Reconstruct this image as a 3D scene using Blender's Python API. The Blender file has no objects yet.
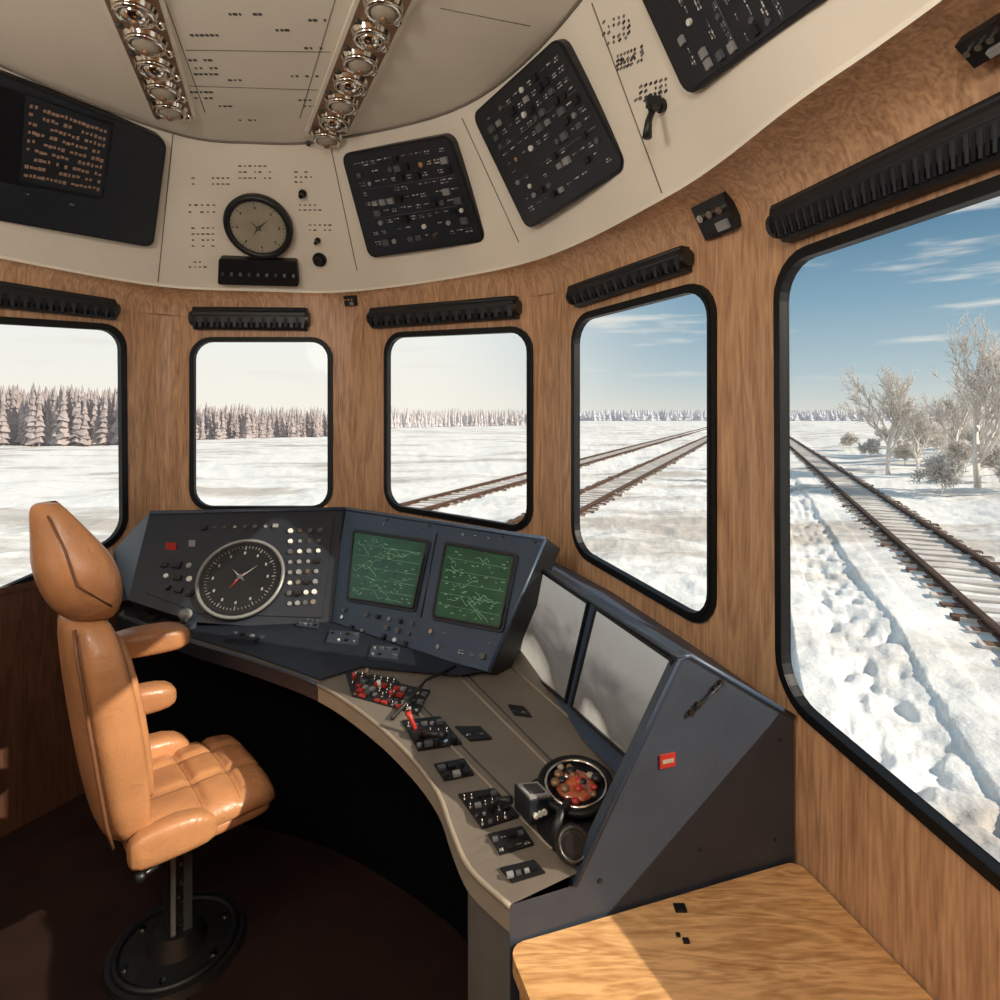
import bpy, bmesh, math, random
from mathutils import Vector, Matrix, noise
from mathutils.geometry import tessellate_polygon
from mathutils.bvhtree import BVHTree
V=Vector
F=600.0; HZ=415.0; EYE=1.65
FLOOR=-1.65; GR=-3.2
rng=random.Random(7)
def ray(u,v): return V(((u-500)/F,1.0,(HZ-v)/F))
def atZ(u,v,z):
    r=ray(u,v); return r*(z/r.z)
def atD(u,v,D): return ray(u,v)*D
class Pl:
    def __init__(s,a,b,c):
        s.p=a.copy(); s.n=(b-a).cross(c-a).normalized()
        if s.n.dot(-a)<0: s.n=-s.n
    def hit(s,u,v,h=0.0):
        r=ray(u,v); return r*(s.p.dot(s.n)/r.dot(s.n))+s.n*h
# ---------------------------------------------------------------- materials
def srgb(r,g,b):
    def f(c):
        c/=255.0
        return c/12.92 if c<=0.04045 else ((c+0.055)/1.055)**2.4
    return (f(r),f(g),f(b),1.0)
def mat(name,rgb,rough=0.5,metal=0.0,var=0.12,scale=12.0,bump=0.0,bscale=80.0,emit=0.0,emitcol=None,spec=0.5,coat=0.0,stretch=(1,1,1),bdist=0.02):
    m=bpy.data.materials.new(name); m.use_nodes=True
    nt=m.node_tree; N=nt.nodes; L=nt.links; b=N['Principled BSDF']
    tc=N.new('ShaderNodeTexCoord'); mp=N.new('ShaderNodeMapping'); mp.inputs['Scale'].default_value=stretch
    L.new(tc.outputs['Object'],mp.inputs['Vector'])
    nz=N.new('ShaderNodeTexNoise'); nz.inputs['Scale'].default_value=scale; nz.inputs['Detail'].default_value=5
    L.new(mp.outputs[0],nz.inputs['Vector'])
    cr=N.new('ShaderNodeValToRGB')
    c=srgb(*rgb)
    cr.color_ramp.elements[0].position=0.3; cr.color_ramp.elements[1].position=0.7
    cr.color_ramp.elements[0].color=tuple(x*(1-var) for x in c[:3])+(1,)
    cr.color_ramp.elements[1].color=tuple(min(1,x*(1+var)) for x in c[:3])+(1,)
    L.new(nz.outputs['Fac'],cr.inputs['Fac']); L.new(cr.outputs[0],b.inputs['Base Color'])
    b.inputs['Roughness'].default_value=rough; b.inputs['Metallic'].default_value=metal
    b.inputs['Specular IOR Level'].default_value=spec
    b.inputs['Coat Weight'].default_value=coat
    if emit>0:
        b.inputs['Emission Color'].default_value=srgb(*(emitcol or rgb)); b.inputs['Emission Strength'].default_value=emit
    if bump>0:
        n2=N.new('ShaderNodeTexNoise'); n2.inputs['Scale'].default_value=bscale; n2.inputs['Detail'].default_value=4
        L.new(mp.outputs[0],n2.inputs['Vector'])
        bp=N.new('ShaderNodeBump'); bp.inputs['Strength'].default_value=bump; bp.inputs['Distance'].default_value=bdist
        L.new(n2.outputs['Fac'],bp.inputs['Height']); L.new(bp.outputs[0],b.inputs['Normal'])
    return m
def leather_mat():
    m=mat('tan_leather',(180,126,84),0.36,var=0.2,scale=5,bump=0.08,bscale=160,coat=0.06)
    nt=m.node_tree;N=nt.nodes;L=nt.links;b=N['Principled BSDF']
    prev=b.inputs['Normal'].links[0].from_socket; tc=[x for x in N if x.type=='TEX_COORD'][0]
    w=N.new('ShaderNodeTexNoise'); w.inputs['Scale'].default_value=6; w.inputs['Detail'].default_value=3; w.inputs['Distortion'].default_value=1.8; L.new(tc.outputs['Object'],w.inputs[0])
    p=N.new('ShaderNodeMath'); p.operation='PINGPONG'; p.inputs[1].default_value=.16; L.new(w.outputs['Fac'],p.inputs[0])
    bp=N.new('ShaderNodeBump'); bp.inputs['Strength'].default_value=.25; bp.inputs['Distance'].default_value=.025; L.new(p.outputs[0],bp.inputs['Height']); L.new(prev,bp.inputs['Normal']); L.new(bp.outputs[0],b.inputs['Normal'])
    return m
def wood(name,dark,light,stretch=(14,14,1.3),rough=0.45,ring=9.0):
    m=bpy.data.materials.new(name); m.use_nodes=True
    nt=m.node_tree; N=nt.nodes; L=nt.links; b=N['Principled BSDF']
    tc=N.new('ShaderNodeTexCoord'); mp=N.new('ShaderNodeMapping'); mp.inputs['Scale'].default_value=stretch
    L.new(tc.outputs['Object'],mp.inputs['Vector'])
    n1=N.new('ShaderNodeTexNoise'); n1.inputs['Scale'].default_value=1.0; n1.inputs['Detail'].default_value=3; n1.inputs['Distortion'].default_value=1.0
    L.new(mp.outputs[0],n1.inputs['Vector'])
    mul=N.new('ShaderNodeMath'); mul.operation='MULTIPLY'; mul.inputs[1].default_value=ring
    L.new(n1.outputs['Fac'],mul.inputs[0])
    fr=N.new('ShaderNodeMath'); fr.operation='PINGPONG'; fr.inputs[1].default_value=1.0; L.new(mul.outputs[0],fr.inputs[0])
    mp2=N.new('ShaderNodeMapping'); mp2.inputs['Scale'].default_value=tuple(s*7 for s in stretch)
    L.new(tc.outputs['Object'],mp2.inputs['Vector'])
    n2=N.new('ShaderNodeTexNoise'); n2.inputs['Scale'].default_value=1.0; n2.inputs['Detail'].default_value=7
    L.new(mp2.outputs[0],n2.inputs['Vector'])
    mx=N.new('ShaderNodeMath'); mx.operation='MULTIPLY_ADD'; mx.inputs[1].default_value=0.28
    L.new(fr.outputs[0],mx.inputs[0])
    s=N.new('ShaderNodeMath'); s.operation='MULTIPLY'; s.inputs[1].default_value=0.85; L.new(n2.outputs['Fac'],s.inputs[0])
    L.new(s.outputs[0],mx.inputs[2])
    cr=N.new('ShaderNodeValToRGB'); cr.color_ramp.elements[0].position=0.25; cr.color_ramp.elements[1].position=0.75
    cr.color_ramp.elements[0].color=srgb(*dark); cr.color_ramp.elements[1].color=srgb(*light)
    L.new(mx.outputs[0],cr.inputs['Fac']); L.new(cr.outputs[0],b.inputs['Base Color'])
    b.inputs['Roughness'].default_value=rough
    bp=N.new('ShaderNodeBump'); bp.inputs['Strength'].default_value=0.12; bp.inputs['Distance'].default_value=0.003
    L.new(mx.outputs[0],bp.inputs['Height']); L.new(bp.outputs[0],b.inputs['Normal'])
    return m
M={}
M['wood']=wood('wall_wood',(146,106,76),(202,160,120),stretch=(18,18,1.5))
M['wooddark']=wood('wainscot_dark_wood',(58,36,25),(92,60,42))
M['benchwood']=wood('bench_wood',(164,114,66),(224,176,120),stretch=(2.6,15,15),rough=0.38,ring=14)
M['cream']=mat('cream_panel',(232,224,206),0.45,var=0.04,scale=3)
M['ceil']=mat('ceiling_cream',(226,218,200),0.55,var=0.04,scale=3)
M['seam']=mat('seam_grey',(120,112,100),0.7)
M['black']=mat('black_plastic',(18,18,20),0.45,var=0.2)
M['rubber']=mat('black_rubber',(10,11,12),0.5,var=0.2,spec=.3)
M['panel']=mat('overhead_panel_face',(28,32,38),0.4,var=0.15,scale=20)
M['slate']=mat('slate_console',(52,60,71),0.42,var=0.12,scale=9,bump=0.04)
M['slated']=mat('slate_dark',(30,35,44),0.45,var=0.15,scale=9)
M['slateb']=mat('slate_blue',(54,70,90),0.4,var=0.1,scale=7)
M['taupe']=mat('taupe_desk',(106,98,88),0.42,var=0.1,scale=8,bump=0.04)
M['taupel']=mat('taupe_edge',(146,135,118),0.4,var=0.06)
M['deskshade']=mat('underdesk_painted_shade',(6,6,7),0.9,spec=.1)  # shade below the desk painted as a near-black surface
M['cab']=mat('cabinet_grey',(98,94,88),0.5,var=0.1)
M['floor']=mat('floor_vinyl',(38,22,17),0.75,var=0.25,scale=6,bump=0.1,spec=.2)
M['leather']=leather_mat()
M['piping']=mat('dark_piping',(112,74,50),0.5)
M['metal']=mat('dark_metal',(70,68,66),0.35,metal=0.8)
M['chrome']=mat('chrome',(215,210,200),0.12,metal=1.0,var=0.03)
M['bronze']=mat('bronze_tray',(134,104,78),0.35,metal=0.4)
M['white']=mat('legend_white',(215,215,206),0.5,var=0.03)
M['grey']=mat('button_grey',(136,137,136),0.4)
M['dgrey']=mat('button_dark_grey',(82,84,86),0.4)
M['red']=mat('button_red',(166,44,36),0.4)
M['orange']=mat('indicator_tan',(150,120,98),0.4)
M['ink']=mat('ink',(60,56,52),0.6)
M['dial']=mat('dial_face',(16,18,22),0.3)
M['dialring']=mat('dial_ring',(134,134,130),0.35,metal=0.3)
M['dialcream']=mat('dial_cream',(156,146,128),0.4)
M['green']=mat('green_screen',(32,68,50),0.25,var=0.4,scale=16,emit=0.11,emitcol=(52,110,76))
M['greenl']=mat('green_trace',(130,172,136),0.4,emit=0.18)
M['rust']=mat('rusty_rail',(84,58,44),0.6,metal=0.2,var=0.35,scale=3)
M['bark']=mat('frosted_bark',(224,216,208),0.9,var=0.12)
M['con1']=mat('conifer_frost_haze',(160,148,144),0.95,var=0.18,scale=0.6,emit=.10,emitcol=(190,182,184))  # frost in the base colour, aerial haze added as faint glow
M['con2']=mat('conifer_hazy',(192,184,182),0.95,var=0.08,scale=0.5,emit=.16,emitcol=(196,190,192))  # paler colour and emission stand in for distance haze
M['con3']=mat('far_trees_hazy',(192,190,194),0.95,var=0.06,scale=0.1,emit=.16,emitcol=(190,192,200))  # far haze put into the colour and emission
M['amber']=mat('amber_glass',(150,74,44),0.1,var=0.7,scale=60,coat=1.0)
M['tie']=mat('snowy_sleeper',(212,202,194),0.9,var=0.14,scale=2)
M['tied']=mat('bare_sleeper_end',(104,76,58),0.9,var=0.4,scale=5)
def monitor_mat():  # window and landscape reflection painted as glowing colour bands on the screens
    m=bpy.data.materials.new('monitor_painted_reflection'); m.use_nodes=True
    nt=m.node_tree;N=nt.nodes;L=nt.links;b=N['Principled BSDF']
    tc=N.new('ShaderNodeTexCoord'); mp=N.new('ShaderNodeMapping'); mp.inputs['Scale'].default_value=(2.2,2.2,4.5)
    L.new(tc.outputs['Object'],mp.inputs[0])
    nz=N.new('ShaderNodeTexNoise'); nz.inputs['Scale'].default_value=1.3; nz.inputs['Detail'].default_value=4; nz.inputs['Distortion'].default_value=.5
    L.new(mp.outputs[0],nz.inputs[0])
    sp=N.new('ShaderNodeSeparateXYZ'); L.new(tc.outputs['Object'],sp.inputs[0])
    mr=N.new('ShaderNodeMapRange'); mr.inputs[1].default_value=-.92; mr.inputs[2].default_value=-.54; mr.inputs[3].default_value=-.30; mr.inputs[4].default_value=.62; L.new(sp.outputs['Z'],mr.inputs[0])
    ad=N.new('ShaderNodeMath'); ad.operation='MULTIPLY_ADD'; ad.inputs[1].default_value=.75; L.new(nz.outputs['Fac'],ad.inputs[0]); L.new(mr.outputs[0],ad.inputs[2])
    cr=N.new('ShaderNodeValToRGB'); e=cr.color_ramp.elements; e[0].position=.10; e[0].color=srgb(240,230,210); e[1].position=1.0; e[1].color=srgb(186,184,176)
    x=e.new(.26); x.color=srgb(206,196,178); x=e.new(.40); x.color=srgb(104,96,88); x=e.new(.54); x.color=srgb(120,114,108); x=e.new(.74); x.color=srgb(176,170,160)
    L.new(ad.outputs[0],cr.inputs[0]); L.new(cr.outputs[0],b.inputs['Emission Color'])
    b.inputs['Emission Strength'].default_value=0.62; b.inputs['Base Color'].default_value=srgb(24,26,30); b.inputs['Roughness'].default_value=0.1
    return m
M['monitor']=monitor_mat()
def glass_mat():
    m=bpy.data.materials.new('window_glass'); m.use_nodes=True
    nt=m.node_tree;N=nt.nodes;L=nt.links
    for n in list(N): N.remove(n)
    o=N.new('ShaderNodeOutputMaterial'); t=N.new('ShaderNodeBsdfTransparent'); g=N.new('ShaderNodeBsdfGlossy')
    t.inputs[0].default_value=(0.98,0.985,0.985,1); g.inputs['Roughness'].default_value=0.02
    mx=N.new('ShaderNodeMixShader'); mx.inputs[0].default_value=0.003
    L.new(t.outputs[0],mx.inputs[1]);L.new(g.outputs[0],mx.inputs[2]);L.new(mx.outputs[0],o.inputs[0])
    return m
M['glass']=glass_mat()
def snow_mat():
    m=bpy.data.materials.new('snow'); m.use_nodes=True
    nt=m.node_tree;N=nt.nodes;L=nt.links;b=N['Principled BSDF']
    tc=N.new('ShaderNodeTexCoord')
    mp=N.new('ShaderNodeMapping'); mp.inputs['Scale'].default_value=(.5,1.6,1); mp.inputs['Rotation'].default_value=(0,0,.15); L.new(tc.outputs['Object'],mp.inputs[0])
    nz=N.new('ShaderNodeTexNoise'); nz.inputs['Scale'].default_value=0.2; nz.inputs['Detail'].default_value=9; nz.inputs['Roughness'].default_value=.66
    L.new(mp.outputs[0],nz.inputs[0])
    cr=N.new('ShaderNodeValToRGB'); cr.color_ramp.elements[0].position=0.38; cr.color_ramp.elements[0].color=srgb(200,190,180)
    cr.color_ramp.elements[1].position=0.50; cr.color_ramp.elements[1].color=srgb(244,241,236)
    L.new(nz.outputs['Fac'],cr.inputs[0]); L.new(cr.outputs[0],b.inputs['Base Color'])
    b.inputs['Roughness'].default_value=0.7; b.inputs['Specular IOR Level'].default_value=.2
    n2=N.new('ShaderNodeTexNoise'); n2.inputs['Scale'].default_value=1.6; n2.inputs['Detail'].default_value=8; n2.inputs['Roughness'].default_value=0.6
    L.new(tc.outputs['Object'],n2.inputs[0])
    bp=N.new('ShaderNodeBump'); bp.inputs['Strength'].default_value=0.42; bp.inputs['Distance'].default_value=0.22
    L.new(n2.outputs['Fac'],bp.inputs['Height']); L.new(bp.outputs[0],b.inputs['Normal'])
    return m
M['snow']=snow_mat()
# ---------------------------------------------------------------- mesh builder
class MB:
    def __init__(s): s.v=[];s.f=[];s.m=[];s.sm=[];s.mats=[]
    def mi(s,k):
        if k not in s.mats: s.mats.append(k)
        return s.mats.index(k)
    def add(s,vs,fs,k,smooth=False):
        o=len(s.v); s.v+= [tuple(x) for x in vs]; i=s.mi(k)
        for f in fs: s.f.append([o+a for a in f]); s.m.append(i); s.sm.append(smooth)
    def prism(s,pts,vec,k,kside=None):
        n=len(pts); a=list(pts); b=[p+vec for p in pts]
        s.add(b,[list(range(n))],k); s.add(a,[list(range(n))[::-1]],kside or k)
        s.add(a+b,[[i,(i+1)%n,n+(i+1)%n,n+i] for i in range(n)],kside or k)
    def ring(s,lo,li,vec,k):
        n=len(lo); pts=list(lo)+list(li)+[p+vec for p in lo]+[p+vec for p in li]
        fs=[]
        for i in range(n):
            j=(i+1)%n
            fs+= [[i,j,n+j,n+i],[2*n+i,3*n+i,3*n+j,2*n+j],[i,2*n+i,2*n+j,j],[n+i,n+j,3*n+j,3*n+i]]
        s.add(pts,fs,k)
    def box(s,c,x,y,z,k):
        vs=[c+x*a+y*b+z*d for a in(-1,1) for b in(-1,1) for d in(-1,1)]
        s.add(vs,[[0,1,3,2],[4,6,7,5],[0,4,5,1],[2,3,7,6],[0,2,6,4],[1,5,7,3]],k)
    def cyl(s,c,ax,r,h,k,seg=16,r2=None,smooth=True):
        ax=ax.normalized(); t=ax.orthogonal().normalized(); w=ax.cross(t); r2=r if r2 is None else r2
        a=[c+(t*math.cos(q)+w*math.sin(q))*r for q in [2*math.pi*i/seg for i in range(seg)]]
        b=[c+ax*h+(t*math.cos(q)+w*math.sin(q))*r2 for q in [2*math.pi*i/seg for i in range(seg)]]
        s.add(a+b,[[i,(i+1)%seg,seg+(i+1)%seg,seg+i] for i in range(seg)],k,smooth)
        s.add(b,[list(range(seg))],k); s.add(a,[list(range(seg))[::-1]],k)
    def torus(s,c,ax,R,r,k,seg=32,ss=8):
        ax=ax.normalized(); t=ax.orthogonal().normalized(); w=ax.cross(t); vs=[];fs=[]
        for i in range(seg):
            d=t*math.cos(2*math.pi*i/seg)+w*math.sin(2*math.pi*i/seg)
            for j in range(ss):
                q=2*math.pi*j/ss; vs.append(c+d*(R+r*math.cos(q))+ax*r*math.sin(q))
        for i in range(seg):
            for j in range(ss):
                fs.append([i*ss+j,((i+1)%seg)*ss+j,((i+1)%seg)*ss+(j+1)%ss,i*ss+(j+1)%ss])
        s.add(vs,fs,k,True)
    def sph(s,c,ax,r,k,sq=1.0,seg=16,rings=8):
        ax=ax.normalized(); t=ax.orthogonal().normalized(); w=ax.cross(t); vs=[c+ax*r*sq];fs=[]
        for j in range(1,rings):
            p=math.pi*j/rings
            for i in range(seg):
                q=2*math.pi*i/seg
                vs.append(c+(t*math.cos(q)+w*math.sin(q))*r*math.sin(p)+ax*r*sq*math.cos(p))
        vs.append(c-ax*r*sq); e=len(vs)-1
        for i in range(seg):
            fs.append([0,1+i,1+(i+1)%seg]); fs.append([e,e-seg+(i+1)%seg,e-seg+i])
            for j in range(rings-2):
                a=1+j*seg; fs.append([a+i,a+seg+i,a+seg+(i+1)%seg,a+(i+1)%seg])
        s.add(vs,fs,k,True)
    def tube(s,pts,r,k,seg=8):
        vs=[];fs=[];n=len(pts)
        for i,p in enumerate(pts):
            d=(pts[min(i+1,n-1)]-pts[max(i-1,0)]).normalized()
            if i==0: t=d.orthogonal().normalized()
            else: t=(t-d*t.dot(d)).normalized()
            w=d.cross(t); rr=r[i] if isinstance(r,(list,tuple)) else r
            for j in range(seg):
                q=2*math.pi*j/seg; vs.append(p+(t*math.cos(q)+w*math.sin(q))*rr)
        for i in range(n-1):
            for j in range(seg):
                fs.append([i*seg+j,i*seg+(j+1)%seg,(i+1)*seg+(j+1)%seg,(i+1)*seg+j])
        fs.append(list(range(seg))[::-1]); fs.append([(n-1)*seg+j for j in range(seg)])
        s.add(vs,fs,k,True)
    def loft(s,rings,k,cap=True):
        n=len(rings[0]); vs=[p for r in rings for p in r]; fs=[]
        for i in range(len(rings)-1):
            for j in range(n): fs.append([i*n+j,i*n+(j+1)%n,(i+1)*n+(j+1)%n,(i+1)*n+j])
        if cap: fs.append(list(range(n))[::-1]); fs.append([(len(rings)-1)*n+j for j in range(n)])
        s.add(vs,fs,k,True)
    def obj(s,name,parent=None,recalc=True,bevel=0.0,sub=0):
        me=bpy.data.meshes.new(name); me.from_pydata(s.v,[],s.f)
        for k in s.mats: me.materials.append(M[k])
        me.polygons.foreach_set('material_index',s.m); me.polygons.foreach_set('use_smooth',s.sm)
        if recalc:
            bm=bmesh.new(); bm.from_mesh(me); bmesh.ops.recalc_face_normals(bm,faces=bm.faces); bm.to_mesh(me); bm.free()
        me.update()
        o=bpy.data.objects.new(name,me); bpy.context.scene.collection.objects.link(o)
        if parent: o.parent=parent
        if sub:
            md=o.modifiers.new('sub','SUBSURF'); md.levels=sub; md.render_levels=sub
        return o
def empty(name):
    e=bpy.data.objects.new(name,None); bpy.context.scene.collection.objects.link(e); e.empty_display_size=0.1; return e
def roundloop(q,r,seg=6):
    out=[];n=len(q)
    for i in range(n):
        p=q[i];a=q[i-1];b=q[(i+1)%n]
        ra=min(r,(a-p).length*.45); rb=min(r,(b-p).length*.45)
        p0=p+(a-p).normalized()*ra; p2=p+(b-p).normalized()*rb
        for j in range(seg+1):
            t=j/seg; w=0.7071; den=(1-t)**2+2*w*t*(1-t)+t*t
            out.append((p0*(1-t)**2+p*2*w*t*(1-t)+p2*t*t)/den)
    return out
def grow(q,w):
    out=[];n=len(q)
    for i in range(n):
        p=q[i]; d1=(p-q[i-1]).normalized(); d2=(p-q[(i+1)%n]).normalized(); out.append(p+(d1+d2)*w)
    return out
def bil(q,s,t):
    return ((q[0][0]*(1-s)+q[1][0]*s)*(1-t)+(q[3][0]*(1-s)+q[2][0]*s)*t,(q[0][1]*(1-s)+q[1][1]*s)*(1-t)+(q[3][1]*(1-s)+q[2][1]*s)*t)
# ---------------------------------------------------------------- room shell
A=V((-2.40,1.45,0));B=V((-1.67,2.95,0));C=V((-.72,3.02,0));D=V((.192,2.45,0));E=V((.6345,1.62,0))
Fp=V((1.29,-1.2,0)); G=V((-2.6,-1.2,0))
WT=.52
def wplane(a,b): return Pl(a,b,a+V((0,0,1)))
P1=wplane(A,B);P2=wplane(B,C);P3=wplane(C,D);P4=wplane(D,E);P5=wplane(E,Fp);P6=wplane(G,A)
def extrap(a,b,f): return a+(b-a)*f
w5t0=P5.hit(784,266);w5t1=P5.hit(1000,193);w5b0=P5.hit(786,690);w5b1=P5.hit(1000,870)
wins={
 1:(P1,[P1.hit(-90,319),P1.hit(119,331),P1.hit(121,535),P1.hit(-90,628)],A,B),
 2:(P2,[P2.hit(195,342),P2.hit(328,342),P2.hit(328,506),P2.hit(195,506)],B,C),
 3:(P3,[P3.hit(389,338),P3.hit(528,332),P3.hit(528,527),P3.hit(389,504)],C,D),
 4:(P4,[P4.hit(577,322),P4.hit(710,288),P4.hit(710,622),P4.hit(577,547)],D,E),
 5:(P5,[w5t0,extrap(w5t0,w5t1,2.0),extrap(w5b0,w5b1,2.0),w5b0],E,Fp),
 6:(P6,[V((G.x+(A.x-G.x)*.25,G.y+(A.y-G.y)*.25,.36)),V((G.x+(A.x-G.x)*.8,G.y+(A.y-G.y)*.8,.36)),V((G.x+(A.x-G.x)*.8,G.y+(A.y-G.y)*.8,-.66)),V((G.x+(A.x-G.x)*.25,G.y+(A.y-G.y)*.25,-.66))],G,A),  # side window out of view, added to let fill light in
}
TR=.07
wnames={1:'wall_left_front',2:'wall_front',3:'wall_front_centre',4:'wall_front_right',5:'wall_right',6:'wall_left'}
for k,(P,q,a,b) in wins.items():
    d=(b-a).normalized()
    a2=a+d*(TR if k in(1,2,3,4,5) else 0); b2=b-d*(TR if k in(1,2,3,4,6) else 0)
    outer=[V((a2.x,a2.y,FLOOR)),V((b2.x,b2.y,FLOOR)),V((b2.x,b2.y,WT)),V((a2.x,a2.y,WT))]
    fw={1:.030,2:.024,3:.026,4:.026,5:.026,6:.03}[k]
    hole=roundloop(grow(q,fw),.105)
    inner=roundloop(q,.085)
    pts=outer+hole
    tris=tessellate_polygon([outer,hole])
    mb=MB(); mb.add(pts,[list(t) for t in tris],'wood')
    n=len(hole); back=[p-P.n*.02 for p in hole]
    mb.add(hole+back,[[i,(i+1)%n,n+(i+1)%n,n+i] for i in range(n)],'wood')
    mb.obj(wnames[k],recalc=False)
    w=MB()
    w.ring([p-P.n*.014 for p in hole],[p-P.n*.014 for p in inner],P.n*.024,'rubber')
    lip=roundloop(grow(q,.010),.09); w.ring([p+P.n*.008 for p in lip],[p+P.n*.008 for p in inner],P.n*.005,'rubber')
    w.prism([p-P.n*.008 for p in inner],-P.n*.003,'glass')
    w.obj('window_%d'%k)
def cornerpts(a,b,c):
    d1=(a-b).normalized();d2=(c-b).normalized();p0=b+d1*TR;p2=b+d2*TR
    return [p0*(1-t)**2+b*2*t*(1-t)+p2*t*t for t in [i/8 for i in range(9)]]
mb=MB()
poly=[G]
for tri in [(G,A,B),(A,B,C),(B,C,D),(C,D,E),(D,E,Fp)]:
    c=cornerpts(*tri); poly+=c
    vs=[V((p.x,p.y,FLOOR)) for p in c]+[V((p.x,p.y,WT)) for p in c]
    mb.add(vs,[[i,i+1,10+i,9+i] for i in range(8)],'wood',True)
poly.append(Fp)
mb.obj('trim_pillars',recalc=False)
mb=MB()
for P,a,b,zt in [(P1,A,B,-.70),(P6,G,A,-.75)]:
    q=[V((a.x,a.y,FLOOR)),V((b.x,b.y,FLOOR)),V((b.x,b.y,zt)),V((a.x,a.y,zt))]
    mb.prism([p+P.n*.001 for p in q],P.n*.012,'wooddark')
    mb.prism([p+P.n*.001 for p in [q[3],q[2],q[2]+V((0,0,.025)),q[3]+V((0,0,.025))]],P.n*.02,'wooddark')
mb.obj('trim_wainscot')
mb=MB(); mb.add([V((G.x,G.y,FLOOR)),V((Fp.x,Fp.y,FLOOR)),V((Fp.x,Fp.y,1.16)),V((G.x,G.y,1.16))],[[0,1,2,3]],'wood'); mb.obj('wall_back')
mb=MB(); fl=[V((p.x,p.y,FLOOR)) for p in poly]; mb.prism(fl,V((0,0,-.08)),'floor'); mb.obj('floor')
OUT=[(-2.5,-1.2),(-2.42,.6),(-2.25,1.6),(-1.94,2.33),(-1.62,2.83),(-1.18,2.95),(-.70,2.95),(.081,2.43),(.46,1.69),(.58,1.16),(.645,.896),(.80,.1),(1.1,-1.2)]
INN=[(-2.05,-1.2),(-1.95,.6),(-1.85,1.35),(-1.64,1.97),(-1.33,2.44),(-1.03,2.53),(-.705,2.50),(-.13,2.22),(.222,1.66),(.32,1.1),(.38,.75),(.5,0),(.7,-1.2)]
def cr(P,n=8):
    out=[]
    for i in range(len(P)-1):
        p0=V(P[max(i-1,0)]);p1=V(P[i]);p2=V(P[i+1]);p3=V(P[min(i+2,len(P)-1)])
        for j in range(n):
            t=j/n
            out.append(.5*((2*p1)+(-p0+p2)*t+(2*p0-5*p1+4*p2-p3)*t*t+(-p0+3*p1-3*p2+p3)*t**3))
    out.append(V(P[-1])); return out
oc=cr(OUT);ic=cr(INN)
ZO=.62;ZI=1.15
K=6; vs=[];fs=[]
for o,i in zip(oc,ic):
    for j in range(K+1):
        t=j/K; bulge=.03*math.sin(math.pi*t)
        p=o.lerp(i,t); vs.append(V((p.x,p.y,ZO+(ZI-ZO)*t+bulge)))
for a in range(len(oc)-1):
    for j in range(K): fs.append([a*(K+1)+j,(a+1)*(K+1)+j,(a+1)*(K+1)+j+1,a*(K+1)+j+1])
mb=MB(); mb.add(vs,fs,'cream',True)
n=len(oc)
lo=[V((p.x,p.y,ZO)) for p in oc]; l2=[V((p.x,p.y,ZO-.012)) for p in oc]
mb.add(lo+l2,[[i,i+1,n+i+1,n+i] for i in range(n-1)],'cream',True)
shell=mb.obj('ceiling_panel_band',recalc=False)
bvh=BVHTree.FromPolygons(vs,fs)
def shit(u,v,bv=None):
    h=(bv or bvh).ray_cast(V((0,0,0)),ray(u,v).normalized())
    if h[0] is None: return None
    nn=h[1]
    if nn.dot(h[0])>0: nn=-nn
    return h[0],nn
def closest(p):
    best=None
    for i in range(len(poly)-1):
        a=poly[i].xy;b=poly[i+1].xy;d=b-a
        t=max(0,min(1,(p-a).dot(d)/max(d.length_squared,1e-9))); q=a+d*t
        if best is None or (q-p).length<best[0]: best=((q-p).length,q)
    return best[1]
cv=[];Kc=5
for p in oc:
    q=closest(p)
    for j in range(Kc+1):
        t=j/Kc; x=q.lerp(p,1-math.cos(t*math.pi/2)); cv.append(V((x.x,x.y,(WT-.03)+(ZO-.012-WT+.03)*math.sin(t*math.pi/2))))
cvf=[[a*(Kc+1)+j,(a+1)*(Kc+1)+j,(a+1)*(Kc+1)+j+1,a*(Kc+1)+j+1] for a in range(len(oc)-1) for j in range(Kc)]
mb=MB(); mb.add(cv,cvf,'wood',True)
mb.obj('trim_cove',recalc=False)
cvb=BVHTree.FromPolygons(cv,cvf)
mb=MB(); cl=[V((p.x,p.y,ZI)) for p in ic]; mb.prism(cl,V((0,0,.05)),'ceil'); mb.obj('ceiling')
mb=MB()
mb.tube([V((p.x,p.y,ZI-.002)) for p in ic],.006,'seam',6)
mb.obj('trim_ceiling_rim')
mb=MB()
def surfline(u0,v0,u1,v1,r,k,mbx,n=8):
    pts=[]
    for i in range(n+1):
        t=i/n; h=shit(u0+(u1-u0)*t,v0+(v1-v0)*t)
        if h: pts.append(h[0]+h[1]*.0005)
    if len(pts)>1: mbx.tube(pts,r,k,5)
for l in [(173,134,158,282),(330,143,361,289),(462,118,527,260),(592,3,662,193)]: surfline(*l,.0022,'seam',mb)
mb.obj('trim_panel_seams')
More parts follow.
